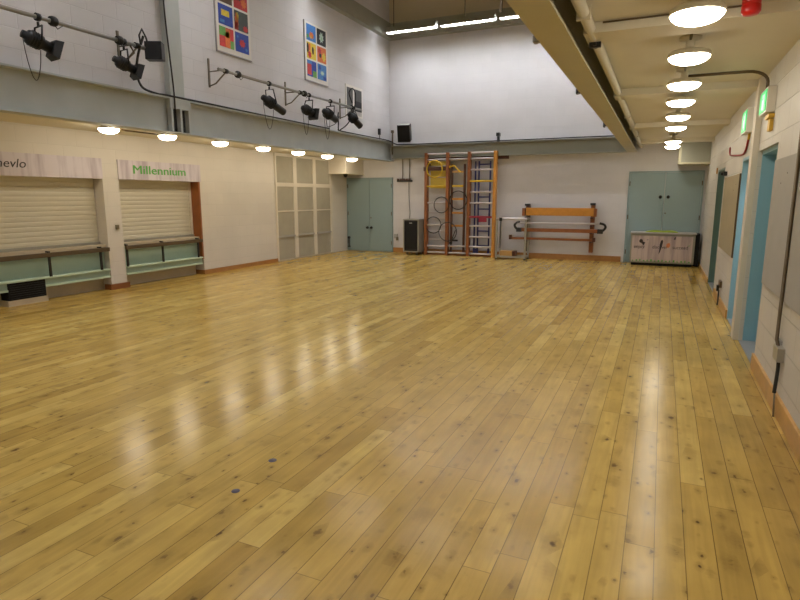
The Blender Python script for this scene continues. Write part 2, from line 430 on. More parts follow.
# ceiling edge pipe beside right beam
t = thing('ceiling_pipe', 'cream painted pipe running beside the buff beam', 'pipe', (-.52, 6, 2.6))
part('pipe', MB().tube([(-.53, YF+.02, 2.62), (-.53, YB-.02, 2.62)], .036), M_cream, t)
for y in (1.2, 3.9, 6.9, 8.8, 11.6): part('clip', MB().box(-.572, -.488, y, y+.03, 2.578, 2.66), M_cream, t)

# ------------------------------------------------------------------ double doors
def double_door(n, x0, x1, zt, hx, hz, thick, m, extra=True):
    d = bpy.data.objects.new('door_%d' % n, None); COL.objects.link(d); d.location = ((x0+x1)/2, YB, 0); d['kind'] = 'structure'
    xm = (x0+x1)/2; yf = YB-.035
    fr = MB(); fr.box(x0-.03, x0, yf-.01, YB, 0, zt+.03); fr.box(x1, x1+.03, yf-.01, YB, 0, zt+.03); fr.box(x0, x1, yf-.01, YB, zt, zt+.03)
    part('door_frame', fr, m, d)
    for s, a, c in ((-1, x0+.003, xm-.004), (1, xm+.004, x1-.003)):
        l = part('door_leaf', MB().box(a, c, yf, YB, .012, zt-.004), m, d, bevel=.003)
        part('handle', MB().lathe((xm+s*hx, yf, hz), [(.035, 0), (.035, -.012), (.016, -.014), (.016, -.04), (.028, -.045), (.028, -.06), (0, -.065)], 16, (0, 1, 0)), M_cable, l)
        if s == 1: part('lock', MB().lathe((xm+.0+s*.045, yf, hz-.36 if n == 2 else hz+.27), [(.018, 0), (.018, -.01), (0, -.012)], 14, (0, 1, 0)), M_conduit, l)
        for z in (.25, 1.05, 1.8): part('hinge', MB().box(a-.012 if s < 0 else c-.008, a+.008 if s < 0 else c+.012, yf-.012, yf, z-.05, z+.05), M_conduitd, l)
    return d
double_door(1, -8.09, -6.73, 1.99, .06, .66, .04, M_teal)
double_door(2, -.71, .76, 2.04, .08, 1.50, .04, M_teal)

# boxed corners below the aisle ceilings
t = thing('ceiling_boxing', 'pale boxed duct in the left back corner above the teal doors', 'boxing', (-7.8, 14, 2.1))
part('casing', MB().box(XL, -7.60, 13.3, 14.295, 2.12, ZS), M_white, t, bevel=.005)
part('lip', MB().box(XL, -7.58, 13.28, 14.295, 2.10, 2.125), M_cream, t)
t = thing('dome_camera', 'small black dome camera under the left corner boxing', 'camera', (-7.75, 13.45, 2.04))
part('mount', MB().lathe((-7.72, 13.5, 2.099), [(.06, 0), (.06, -.03)], 16), M_cable, t)
part('dome', MB().lathe((-7.72, 13.5, 2.07), [(.055, 0), (.05, -.03), (.03, -.05), (0, -.06)], 16), M_black, t)
t = thing('ceiling_boxing', 'grey green boxed duct in the right back corner above the teal doors', 'boxing', (.55, 13.9, 2.2))
part('casing', MB().box(.29, XR-.003, 13.75, 14.295, 2.22, ZC), M_steelolive, t, bevel=.005)
part('lip', MB().box(.25, XR-.003, 13.68, 14.295, 2.18, 2.22), M_beamcream, t)
part('end_flange', MB().box(.24, .29, 13.75, 14.295, 2.2, ZC), M_beamcream, t)

# ------------------------------------------------------------------ servery
def servery(y0, y1, group, lab, posts):
    t = thing('roller_shutter', 'cream slatted roller shutter '+lab, 'shutter', (-8.33, (y0+y1)/2, .74), 'servery shutters')
    b = MB(); z = .78; p = .073; x = -8.34
    while z < 1.80:
        n = [(x, z), (x+.005, z+.005), (x+.008, z+.03), (x+.006, z+.058), (x, z+.064), (x-.003, z+p)]
        vs = [(a, y, c) for a, c in n for y in (y0, y1)]
        b.add(vs, [(2*i, 2*i+1, 2*i+3, 2*i+2) for i in range(len(n)-1)])
        z += p
    part('curtain', b, M_shut, t)
    part('bottom_bar', MB().box(-8.36, -8.30, y0, y1, .745, .785), M_silver, t)
    c = thing('counter', 'mint green counter front '+lab, 'counter', (-8.25, (y0+y1)/2, 0), 'servery counters')
    part('worktop', MB().box(-8.38, -8.17, y0, y1, .69, .742), M_plinth, c, bevel=.004)
    part('panel', MB().box(-8.30, -8.24, y0, y1, .34, .69), M_mint, c)
    part('ledge', MB().box(-8.30, -8.10, y0, y1, .325, .35), M_mintlight, c, bevel=.005)
    part('apron', MB().box(-8.30, -8.14, y0, y1, .21, .325), M_mint, c)
    part('lower_trim', MB().box(-8.15, -8.125, y0, y1, .205, .235), M_mintlight, c)
    part('plinth', MB().box(-8.38, -8.31, y0, y1, 0, .21), M_plinth, c)
    r = thing('handrail', 'dull brown rail on dark uprights '+lab, 'rail', (-8.1, (y0+y1)/2, .35), 'servery rails')
    part('rail', MB().box(-8.13, -8.085, y0, y1, .635, .70), M_conduitd, r, bevel=.008)
    for y in posts:
        part('upright', MB().box(-8.125, -8.10, y-.015, y+.015, .35, .72), M_cable, r)
        part('arm', MB().box(-8.18, -8.10, y-.012, y+.012, .70, .72), M_cable, r)
servery(2.62, 6.46, 'servery', 'left of the white pier', (3.6, 4.55, 5.45, 6.30))
servery(6.78, 8.54, 'servery', 'under the green lettered sign', (6.80, 7.56, 8.43))
t = thing('floor_grille', 'black grille opening in the mint counter front', 'grille', (-8.1, 5.08, .2))
part('frame', MB().box(-8.31, -8.122, 4.83, 5.36, .08, .325), M_blackm, t)
part('base', MB().box(-8.31, -8.12, 4.81, 5.38, 0, .08), M_plinth, t)
b = MB()
for i in range(7): b.box(-8.123, -8.115, 4.85, 5.34, .10+i*.031, .106+i*.031)
part('louvre', b, M_black, t)
t = tag(MB().box(XL-.26, XL-.13, 6.36, 6.44, .655, .70).build('shutter_handle', M_cable), 'dark handle box beside the white pier between shutters', 'handle')
t.location.x = .14; t.location.y = .0
tag(MB().box(XL, XL+.03, 6.63, 6.68, .98, 1.05).build('wall_switch', M_conduit), 'small grey key switch on the white pier', 'switch')

def fascia(y0, y1, label):
    t = thing('sign_board', label, 'sign', (XL+.01, (y0+y1)/2, 1.78))
    part('board', MB().box(XL+.001, XL+.022, y0, y1, 1.785, 2.10), M_birch, t)
    return t
t = fascia(2.62, 6.465, 'lilac birch print sign with dark handwriting above the left shutter')
put_text('lettering', 'nevlo', .17, M_inkdark, t, (XL+.024, 5.06, 1.90), (0, 1, 0), (0, 0, 1), .40, .2)
t = fascia(6.76, 8.60, 'lilac birch print sign reading Millennium in green')
put_text('lettering', 'Millennium', .2, M_inkgreen, t, (XL+.026, 7.63, 1.885), (0, 1, 0), (0, 0, 1), 1.16)
# second pass, a hair heavier lettering
put_text('lettering', 'Millennium', .2, M_inkgreen, t, (XL+.0262, 7.638, 1.888), (0, 1, 0), (0, 0, 1), 1.16)

# panelled screen
t = thing('panelled_screen', 'tall white framed screen with twelve beige woven panels in left wall', 'screen', (XL, 12.2, 0))
b = MB(); yv = [10.95, 11.0, 11.66, 11.80, 12.51, 12.65, 13.34, 13.44]
for a in range(0, 8, 2): b.box(XL-.01, XL+.03, yv[a], yv[a+1], 0.02, 2.48)
b.box(XL-.01, XL+.028, 10.95, 13.44, 1.74, 1.83); b.box(XL-.01, XL+.028, 10.95, 13.44, 2.43, 2.49)
part('frame', b, M_white, t)
for i in range(3):
    y0, y1 = yv[2*i+1], yv[2*i+2]
    for z0, z1 in ((.03, .57), (.59, 1.16), (1.18, 1.74), (1.83, 2.43)):
        part('panel', MB().box(XL, XL+.012, y0, y1, z0, z1), M_screen, t)
    part('rail', MB().box(XL, XL+.045, y0, y1, .555, .60), M_board, t)
    part('rail', MB().box(XL, XL+.03, y0, y1, 1.155, 1.185), M_white, t)
part('sill', MB().box(XL, XL+.03, 10.95, 13.44, 0, .035), M_plinth, t)

# ------------------------------------------------------------------ lamps
ORD = ['nearest', 'second nearest', 'third nearest', 'fourth nearest', 'fifth nearest', 'sixth nearest', 'seventh nearest', 'farthest']
def left_lamp(y, lab, lit=True):
    x = -7.23
    t = thing('ceiling_light', lab, 'ceiling light', (x, y, ZS), 'round ceiling lights over the left aisle')
    part('base', MB().lathe((x, y, ZS), [(.10, 0), (.10, -.03), (.145, -.035), (.145, -.05)], 28), M_white, t)
    part('lens', MB().lathe((x, y, ZS-.05), [(.135, 0), (.132, -.02), (.115, -.042), (.08, -.058), (.03, -.066), (0, -.067)], 24), M_lampW if lit else M_opaloff, t)
tag(MB().lathe((-7.2, 4.75, ZS), [(.09, 0), (.085, -.008), (0, -.009)], 20).build('ceiling_plate', M_cream), 'small flat round plate on the left soffit near the frame edge', 'cover plate')
LY = [5.93, 7.0, 8.20, 9.42, 10.62, 11.8, 12.98]
for i, y in enumerate(LY):
    w = ['nearest', 'second nearest', 'third nearest', 'fourth nearest', 'third farthest', 'second farthest', 'farthest'][i]
    left_lamp(y, 'glowing opal ceiling light, %s lit one under left soffit' % w)
for i, y in enumerate((3.5, 2.3, 1.1, -.1, -1.3)):  # unseen lamps added to raise the brightness, positions guessed
    left_lamp(y, 'opal light added over the left aisle, outside the view, for brightness')
def right_lamp(y, lab):
    x = .10
    t = thing('ceiling_light', lab, 'ceiling light', (x, y, ZC), 'round ceiling lights over the right aisle')
    part('base', MB().lathe((x, y, ZC), [(.075, 0), (.075, -.02), (.03, -.025), (.03, -.095), (.13, -.10), (.146, -.115), (.146, -.14)], 28), M_cream, t)
    part('lens', MB().lathe((x, y, ZC-.14), [(.14, 0), (.137, -.012), (.115, -.032), (.08, -.045), (.03, -.052), (0, -.053)], 24), M_lampC, t)
RY = [3.86, 4.96, 6.12, 7.19, 8.48, 9.75, 12.2, 13.3]
for i, y in enumerate(RY):
    w = ['nearest', 'second nearest', 'third nearest', 'fourth nearest', 'fourth farthest', 'third farthest', 'second farthest', 'farthest'][i]
    right_lamp(y, 'glowing opal ceiling light, %s in the right aisle row' % w)
for y in (2.6, 1.4, .2, -1.0): right_lamp(y, 'opal light added over the right aisle, outside the view, for brightness')  # added out of view to brighten the right aisle
# unseen lobby lamp, added to brighten the jamb of the second doorway
t = thing('ceiling_light', 'added unseen round light brightening the second doorway from the lobby', 'ceiling light', (1.5, 7.25, 2.4))
part('base', MB().lathe((1.5, 7.25, 2.4), [(.12, 0), (.14, -.03)], 20), M_white, t)
part('lens', MB().lathe((1.5, 7.25, 2.37), [(.14, 0), (.12, -.05), (.06, -.07), (0, -.075)], 20), M_tubeB, t)

# suspended fluorescent battens
def batten(x0, x1, y, z, lab, group, wires):
    t = thing('fluorescent_light', lab, 'strip light', ((x0+x1)/2, y, z), group)
    part('housing', MB().box(x0, x1, y-.035, y+.035, z+.03, z+.1).box(x0, x1, y-.10, y-.085, z-.035, z+.05).box(x0, x1, y+.085, y+.10, z-.035, z+.05).box(x0, x1, y-.10, y+.10, z+.03, z+.05), M_steelolive, t)
    part('tube', MB().box(x0+.03, x1-.03, y-.083, y+.083, z+.005, z+.03), M_tubeB if y > 13 else M_tube, t)
    b = MB(); k = int((x1-x0)/.085)
    for i in range(k+1):
        x = x0+.01+i*(x1-x0-.02)/k; b.box(x-.003, x+.003, y-.085, y+.085, z-.03, z+.005)
    part('louvre', b, M_whitegloss, t)
    for w in wires: part('wire', MB().tube([(w, y, z+.1), (w, y, ZH+.02)], .008, 6), M_cable, t)
for x0, x1, lab, w in ((-6.44, -5.14, 'louvred strip light hanging high at the back, left one of the line', (-6.25,)),
                   (-5.04, -3.72, 'louvred strip light hanging high at the back, middle one of the line', (-4.45,)),
                   (-3.63, -2.3, 'louvred strip light hanging high at the back, partly behind the buff beam', (-3.58, -2.4)),
                   (-2.2, -.9, 'louvred strip light hanging high at the back, hidden behind the buff beam', (-1.6,))):
    batten(x0, x1, 13.4, 5.46, lab, 'strip lights across the back', w)
for yy in (10.3, 7.2, 4.1, 1.0):  # unseen rows of strip lights, added to lift the hall's brightness
    for x0 in (-6.44, -4.6, -2.76):
        batten(x0, x0+1.3, yy, 5.62, 'louvred strip light added above the view to brighten the hall', 'added strip lights over the hall', (x0+.2, x0+1.1))
tag(MB().tube([(-3.62, 13.42, 5.56), (-3.62, 13.42, 5.72), (-3.60, 13.42, ZH)], .022, 8).build('suspension_rod', M_rung), 'pale hanging rod above the gap in the back strip lights', 'rod')

# ------------------------------------------------------------------ lighting bars with spotlights
XP = -6.45
def rig_bar(y0, y1, z, lab, br):
    t = thing('lighting_bar', lab, 'lighting bar', (XP, y0, z), 'lighting bars on the left wall')
    part('tube', MB().tube([(XP, y0, z), (XP, y1, z)], .024, 12), M_alloy, t)
    for y in br:
        part('bracket', MB().box(XU, XU+.02, y-.015, y+.015, z-.22, z+.22).tube([(XU+.01, y, z-.2), (XU+.14, y, z-.17), (XP, y+.02, z)], .012, 8).tube([(XU+.01, y, z+.02), (XP, y, z+.02)], .010, 8), M_conduit, t)
        part('bracket_clamp', MB().lathe((XP, y-.035, z), [(.036, 0), (.036, .07)], 12, (0, 1, 0)), M_cable, t)
rig_bar(2.6, 6.18, 3.46, 'pale lighting bar left of the steel column', (3.1, 5.83))
rig_bar(7.36, 12.05, 3.46, 'pale lighting bar right of the steel column', (7.53, 9.60, 11.68))
for y, n in ((4.64, 'left'), (5.52, 'left'), (7.78, 'right'), (9.70, 'right')):
    tag(MB().lathe((XP, y, 3.462), [(.045, 0), (.055, .02), (.055, .06), (.045, .08)], 14, (0, 1, 0)).tube([(XP+.03, y, 3.44), (XP+.04, y+.06, 3.38), (XP+.03, y+.13, 3.43)], .005, 6).build('cable_clamp', M_cable),
        {4.64: 'dark clamp on the left bar beside the first spotlight', 5.52: 'dark clamp on the left bar before the flood lamp', 7.78: 'dark clamp near the left end of the right bar', 9.70: 'dark clamp on the right bar beside the third spotlight'}[y], 'clamp', 'cable clamps on the lighting bars')

def spot(rear, front, yb, lab, scale=1, loop=True, slim=False, big=False):
    rear, front = Vector(rear), Vector(front); A = (front-rear); Lg = A.length; A.normalize()
    top = Vector((XP, yb, 3.46))
    t = thing('stage_spotlight', lab, 'spotlight', top, 'stage spotlights on the bars')
    r = .055*scale
    prof = [(.0, 0), (r*.55, 0), (r*.6, Lg*.12), (r*.95, Lg*.14), (r*1.08, Lg*.2), (r*1.08, Lg*.52), (r*.8, Lg*.56), (r*.8, Lg*.78)]
    if slim: prof = [(0, 0), (r*.6, 0), (r*.7, Lg*.15), (r, Lg*.2), (r, Lg*.45), (r*.8, Lg*.5), (r*.8, Lg), (0, Lg)]
    b = MB().lathe(rear, prof, 18, A)
    # cooling fins
    for k in range(4): b.lathe(rear+A*Lg*(.22+.07*k), [(r*1.2, 0), (r*1.2, Lg*.02)], 18, A)
    part('body', b, M_black, t)
    side = A.cross(Vector((0, 0, 1))).normalized(); upv = side.cross(A).normalized()
    if not slim:
        fr = rear+A*Lg*.78; w = r*1.15; w2 = r*1.4
        vs = []
        for q, hh in ((0, w), (Lg*.2, w2)):
            for sx, sy in ((-1, -1), (1, -1), (1, 1), (-1, 1)): vs.append(fr+A*q+side*sx*hh+upv*sy*hh)
        hood = MB().add(vs, [(0, 1, 5, 4), (1, 2, 6, 5), (2, 3, 7, 6), (3, 0, 4, 7), (0, 3, 2, 1)])
        part('hood', hood, M_black, t)
        part('lens', MB().lathe(fr+A*.01, [(r*.95, 0), (r*.9, .012), (0, .016)], 18, A), M_cable, t)
    # yoke
    c = rear+A*Lg*.42; y1 = c+side*r*1.45; y2 = c-side*r*1.45
    hang = Vector((XP, yb, 3.46-.05))
    m1 = hang+(y1-c)*.8-Vector((0, 0, .05)); m2 = hang+(y2-c)*.8-Vector((0, 0, .05))
    yk = MB().tube([y1, m1, m2, y2], .011, 6)
    yk.tube([y1, c+side*r*.9], .012, 6).tube([y2, c-side*r*.9], .012, 6)
    part('yoke', yk, M_black, t)
    part('hook_clamp', MB().tube([hang-Vector((0, 0, .05)), hang], .014, 8).lathe((XP, yb-.022, 3.46), [(.042, 0), (.042, .044)], 12, (0, 1, 0)), M_black, t)
    if loop:
        p0 = rear+A*.02-upv*r*.5; p1 = rear+A*Lg*.55-upv*r
        pts = []
        for k in range(15):
            u = k/14; p = p0.lerp(p1, u); p.z -= .28*math.sin(PI*u)**.7*scale; pts.append(p)
        part('power_lead', MB().tube(pts, .0045, 6), M_cable, t)
spot((XP, 4.30, 3.245), (-6.38, 4.66, 3.12), 4.50, 'black stage spotlight nearest the frame edge, cable looping below', 1.35)
spot((XP, 5.45, 3.225), (-6.38, 5.78, 3.10), 5.62, 'black stage spotlight below the black flood lamp', 1.25, False)
spot((XP+.02, 8.42, 3.20), (-6.36, 8.92, 3.01), 8.64, 'slim black stage spotlight, first on the right bar', 1.45, True, True)
spot((XP+.02, 9.63, 3.19), (-6.38, 9.98, 3.10), 9.90, 'hooded black stage spotlight, second on the right bar', 1.45, True)
spot((XP+.02, 10.40, 3.23), (-6.38, 10.80, 3.10), 10.70, 'stubby black stage spotlight, third on the right bar', 1.6, True, True)
spot((XP+.02, 11.45, 3.30), (-6.34, 11.80, 3.07), 11.62, 'black stage spotlight in front of the grey photo print', 1.6, False, True)
t = thing('flood_lamp', 'square black flood lamp at the end of the left bar', 'flood lamp', (XP, 6.12, 3.46), 'stage spotlights on the bars')
part('body', MB().obox((-6.38, 6.06, 3.43), (.10, .05, 0), (-.04, .07, 0), (0, 0, .115)), M_black, t, bevel=.01)
part('yoke', MB().tube([(-6.45, 5.90, 3.45), (-6.45, 5.88, 3.60), (-6.45, 5.93, 3.69), (-6.45, 5.99, 3.60), (-6.43, 6.0, 3.50)], .012, 6), M_black, t)
part('knob', MB().lathe((-6.46, 5.9, 3.46), [(.02, 0), (.03, .02), (.03, .07), (.02, .09)], 12, (0, 1, 0)), M_silver, t)
part('copper_clip', MB().tube([(-6.45, 5.72, 3.44), (-6.45, 5.78, 3.36), (-6.45, 5.66, 3.26)], .012, 6), M_conduitd, t)
def curve_pts(P, n=8):
    P = [Vector(p) for p in P]; out = []
    for i in range(len(P)-1):
        p0 = P[max(i-1, 0)]; p1 = P[i]; p2 = P[i+1]; p3 = P[min(i+2, len(P)-1)]
        for k in range(n):
            u = k/n
            out.append(.5*((2*p1)+(-p0+p2)*u+(2*p0-5*p1+4*p2-p3)*u*u+(-p0+3*p1-3*p2+p3)*u**3))
    return out+[P[-1]]
def cable(pts, r, label, m=None, name='cable', cat='cable', n=8, smooth=True, group=None):
    return tag(MB().tube(curve_pts(pts, n) if smooth else pts, r, 8).build(name, m or M_cable), label, cat, group)
cable([(-6.43, 5.93, 3.60), (-6.50, 5.88, 3.35), (-6.6, 5.93, 3.15), (-6.7, 6.1, 3.0), (-6.70, 6.35, 2.955), (-6.68, 6.5, 2.955), (-6.68, 7.3, 2.957), (-6.69, 8.5, 2.955), (-6.69, 10.7, 2.957), (-6.68, 11.0, 2.957)], .016, 'thick black cable dropping from the flood lamp onto the left beam')
cable([(-6.69, 6.58, 5.48), (-6.69, 6.58, 4.2), (-6.655, 6.62, 3.1), (-6.65, 6.62, 2.76)], .011, 'thin black cable running down beside the steel column')
cable([(-6.45, 11.02, 3.28), (-6.45, 11.0, 3.18), (-6.5, 11.1, 3.06), (-6.62, 11.3, 2.98), (-6.68, 11.5, 2.957), (-6.68, 12.5, 2.957), (-6.67, 13.9, 2.957), (-6.5, 14.06, 2.87), (-6.2, 14.06, 2.85), (-4, 14.07, 2.85), (-.9, 14.07, 2.855)], .014, 'thick black cable from the right bar along the beam to the back wall')
cable([(-6.42, 11.58, 3.55), (-6.45, 11.50, 3.75), (-6.42, 11.60, 3.86), (-6.40, 11.70, 3.75), (-6.40, 11.66, 3.5), (-6.42, 11.5, 3.2), (-6.50, 11.42, 3.05), (-6.64, 11.4, 2.965)], .012, 'black cable looped over the spotlight by the photo print')
cable([(-6.46, 10.5, 3.21), (-6.5, 10.62, 3.0), (-6.58, 10.8, 2.965), (-6.5, 10.98, 3.05), (-6.45, 11.05, 3.2)], .007, 'thin black lead sagging between the third spotlight and thick cable')

# ------------------------------------------------------------------ wall pictures
def art(parent, y0, y1, z0, z1, cells):
    base = part('artwork', MB().box(XU+.026, XU+.029, y0, y1, z0, z1), art_m(cells[0]), parent)
    b = {}
    for (c, u0, u1, v0, v1, shape) in cells[1]:
        bb = MB(); ya, yb = y0+u0*(y1-y0), y0+u1*(y1-y0); za, zb = z0+v0*(z1-z0), z0+v1*(z1-z0)
        if shape == 'r': bb.box(XU+.029, XU+.0305, ya, yb, za, zb)
        else:
            vs = []; n = 16; cy, cz = (ya+yb)/2, (za+zb)/2
            rnd = random.Random(hash((c, int(u0*100))) if False else int(u0*100)+int(v0*37))
            for k in range(n):
                a = 2*PI*k/n; q = 1 if shape == 'o' else (.62+.38*((k % 2))+.12*rnd.random())
                vs.append((XU+.0305, cy+(yb-ya)/2*q*math.cos(a), cz+(zb-za)/2*q*math.sin(a)))
            vs += [(XU+.029, y, z) for _, y, z in vs]
            bb.add(vs, [tuple(range(n))]+[(k, (k+1) % n, n+(k+1) % n, n+k) for k in range(n)])
        part('painted_shape', bb, art_m(c), base)
_am = {}
def art_m(c):
    if c not in _am: _am[c] = mat('art_paint_%d' % len(_am), rgb(*c), .5, noise=.25, nscale=30)
    return _am[c]
O, R_, B, G, Yl, K, DG = (232, 120, 50), (206, 50, 50), (38, 70, 170), (110, 170, 80), (236, 206, 60), (24, 24, 28), (60, 70, 64)
LB, W_ = (70, 130, 200), (190, 214, 196)
def picture(y0, z0, label, cells):
    t = thing('picture_panel', label, 'picture', (XU, y0+.44, z0), 'children\'s painting panels')
    part('backing', MB().box(XU, XU+.025, y0, y0+.86, z0, z0+1.12), M_whitegloss, t, bevel=.003)
    part('edge', MB().box(XU+.001, XU+.03, y0-.012, y0, z0-.01, z0+1.13).box(XU+.001, XU+.03, y0-.012, y0+.87, z0-.02, z0-.0), M_board, t)
    i = 0
    for r in range(3):
        for c in range(2):
            a = y0+.06+c*.39; zz = z0+.08+r*.345
            art(t, a, a+.345, zz, zz+.31, cells[i]); i += 1
picture(7.74, 3.86, 'six brightly coloured paintings on a white panel, the one cut by the frame top',
    [(R_, [(G, 0, .45, .55, 1, 'r'), (O, .4, .75, 0, .95, 'r'), (Yl, .42, .7, .5, .8, 'r'), (G, .75, 1, 0, .4, 'r'), (R_, .75, 1, .5, 1, 'r')]),
     (B, [(R_, .25, .75, .25, .7, 's'), (LB, .1, .25, .7, .85, 's'), (LB, .7, .9, .1, .3, 's')]),
     (B, [(Yl, .2, .75, .45, .75, 'r'), (LB, .1, .4, .1, .25, 'r')]),
     (DG, [(O, 0, .3, 0, .9, 's'), (R_, .6, 1, 0, .35, 's'), (Yl, .12, .3, .5, .9, 'o'), (R_, 0, .25, 0, .4, 'r')]),
     ((90, 60, 40), [(O, .1, .6, .1, .6, 's'), (Yl, .5, .9, .5, .9, 's')]),
     (R_, [(DG, .1, .6, .4, .9, 's'), (O, .5, .95, .1, .6, 's')])])
picture(10.30, 3.86, 'six brightly coloured paintings on a white panel, nearer the back wall',
    [(B, [(R_, 0, .45, .1, .8, 'r'), (G, .6, 1, 0, .4, 'r'), (LB, 0, .5, .75, 1, 'r')]),
     (LB, [(W_, .3, .75, .3, .6, 's'), (B, .1, .4, .6, .95, 's'), (B, .6, 1, 0, .3, 's')]),
     (Yl, [(K, 0, .2, .3, .95, 'o'), (R_, .1, .5, 0, .5, 's'), (K, .55, .75, .3, .8, 'o'), (O, .2, .4, .5, .9, 'r')]),
     (O, [(Yl, .5, .95, .1, .7, 's'), (R_, .05, .45, .5, .95, 's'), (K, .2, .45, .3, .6, 'o')]),
     (LB, [(O, .25, .8, .1, .6, 's'), (Yl, .35, .6, .15, .35, 's'), (G, 0, .25, .1, .4, 's')]),
     (K, [(W_, .25, .75, .15, .85, 's'), (G, .4, .65, .3, .6, 's')])])
t = thing('photo_print', 'grey black and white photo print behind the last spotlight', 'picture', (XU, 12.35, 3.4))
part('frame', MB().box(XU, XU+.02, 11.93, 12.74, 3.36, 4.05), M_whitegloss, t)
g1 = art_m((92, 92, 90)); g2 = art_m((44, 44, 46)); g3 = art_m((196, 194, 190))
part('print', MB().box(XU+.02, XU+.024, 11.98, 12.26, 3.5, 3.99).box(XU+.02, XU+.024, 12.34, 12.69, 3.72, 3.99), g1, t)
part('dark_area', MB().box(XU+.02, XU+.0245, 12.34, 12.69, 3.5, 3.73), g2, t)
part('pale_area', MB().box(XU+.02, XU+.024, 11.98, 12.69, 3.40, 3.5), g3, t)
tag(MB().box(XU, XU+.05, 13.60, 13.67, 3.08, 3.23).tube([(XU+.03, 13.64, 3.09), (XU+.03, 13.64, 2.94)], .008, 6).build('junction_box', M_cable), 'small dark junction box on upper left wall near the corner', 'junction box')
tag(MB().tube([(-6.70, 14.27, 3.25), (-6.70, 14.27, 2.62)], .022, 8).box(-6.73, -6.67, 14.24, 14.30, 3.18, 3.25).build('corner_pipe', M_conduitd), 'short dull pipe standing in the upper left back corner', 'pipe')

# wall speaker
t = thing('wall_speaker', 'black loudspeaker tilted down high on the back wall corner', 'speaker', (-6.22, 14.28, 3.1))
c = Vector((-6.24, 14.02, 3.14)); ay = Vector((.22, -.93, -.30)).normalized(); ax = Vector((1, .237, 0)).normalized(); az = ax.cross(ay).normalized()*-1
az = ay.cross(ax).normalized(); az = az if az.z > 0 else -az
part('cabinet', MB().obox(c, ax*.165, ay*.13, az*.215), M_black, t, bevel=.012)
part('grille', MB().obox(c+ay*.132, ax*.15, ay*.004, az*.2), M_blackm, t)
part('top_plate', MB().obox(c+az*.217, ax*.15, ay*.11, az*.003), M_board, t)
part('wall_bracket', MB().tube([(-6.22, 14.29, 3.12), (-6.22, 14.1, 3.14)], .025, 8).box(-6.28, -6.16, 14.28, 14.3, 3.04, 3.22), M_cable, t)
t = thing('wall_camera', 'small black bracketed camera low on the bright upper back wall', 'camera', (-3.8, 14.28, 2.95))
part('body', MB().box(-3.83, -3.75, 14.12, 14.24, 2.97, 3.05), M_black, t)
part('bracket', MB().box(-3.83, -3.78, 14.22, 14.3, 2.84, 2.98), M_black, t)
# clamps under right beam
for yy, dz, lab in ((3.98, .05, 'small grey clamp on the near edge of the buff beam'), (6.03, .055, 'small black clamp midway on the edge of the buff beam'), (8.85, .09, 'black wedge fitting at the far edge of the buff beam')):
    tag(MB().obox((-.835, yy, 2.51), (.012, 0, 0), (0, .01+dz*.5, 0), (0, 0, dz*.4)).box(-.83, -.81, yy-.02, yy+.02, 2.49, 2.53).build('beam_clamp', M_conduit if yy < 5 else M_black, bevel=.004), lab, 'clamp', 'fittings on the buff beam')
tag(MB().box(-.56, -.48, 4.50, 4.53, 2.55, 2.585).box(-.53, -.51, 4.46, 4.57, 2.555, 2.575).build('pipe_clamp', M_black), 'small black clamp on the cream pipe near the first aisle light', 'clamp')

# ------------------------------------------------------------------ conduits
def conduit(pts, r, lab, m, group=None):
    return cable(pts, r, lab, m, 'conduit', 'conduit', smooth=False, group=group)
conduit([(.10, YF+.1, ZC-.02), (.10, 4.25, ZC-.02)], .01, 'grey conduit linking the lights nearest in the right aisle', M_conduit)
conduit([(.10, 4.6, ZC-.02), (.10, 6.93, ZC-.02)], .01, 'grey conduit linking the second and third right aisle lights', M_conduit)
conduit([(.10, 7.27, ZC-.02), (.10, 10.15, ZC-.02)], .01, 'grey conduit linking the middle right aisle lights', M_conduit)
conduit([(.10, 10.55, ZC-.02), (.10, 12.95, ZC-.02)], .01, 'grey conduit linking the far right aisle lights', M_conduit)
a = [(.12, 6.33, 2.63), (.62, 6.33, 2.63)]
a += [(.62+.1*math.sin(q*PI/12)*1.7, 6.33, 2.53+.1*math.cos(q*PI/12)) for q in range(1, 7)] + [(.79, 6.33, 2.46)]
conduit(a, .014, 'brown conduit bending down the right wall to the near exit sign', M_conduitd)
conduit([(-.45, 4.26, 2.645), (.0, 4.26, 2.645)], .006, 'thin dark conduit left of the nearest right aisle light', M_conduitd)
conduit([(.2, 4.26, 2.645), (.40, 4.26, 2.645)], .006, 'thin dark conduit between nearest aisle light and red sounder', M_conduitd)
conduit([(-7.23, 5.95, 2.48), (-7.10, 6.10, 2.44), (-7.02, 6.35, 2.43), (-7.02, 6.62, 2.43)], .011, 'brown conduit beside the nearest lit light under left soffit', M_conduitd)
conduit([(-.55, 13.9, 2.645), (-.2, 13.9, 2.645), (.05, 13.92, 2.645)], .014, 'dark conduit at the far end of the right aisle ceiling', M_conduitd)
t = thing('fire_sounder', 'red fire alarm sounder on the ceiling near the top right', 'alarm', (.39, 4.22, ZC))
part('base', MB().lathe((.39, 4.13, ZC-.1), [(.05, .099), (.05, .05)], 18), M_red, t)
part('body', MB().lathe((.39, 4.13, ZC-.045), [(.048, 0), (.052, -.01), (.052, -.045), (.04, -.06), (.0, -.062)], 18), M_red, t)

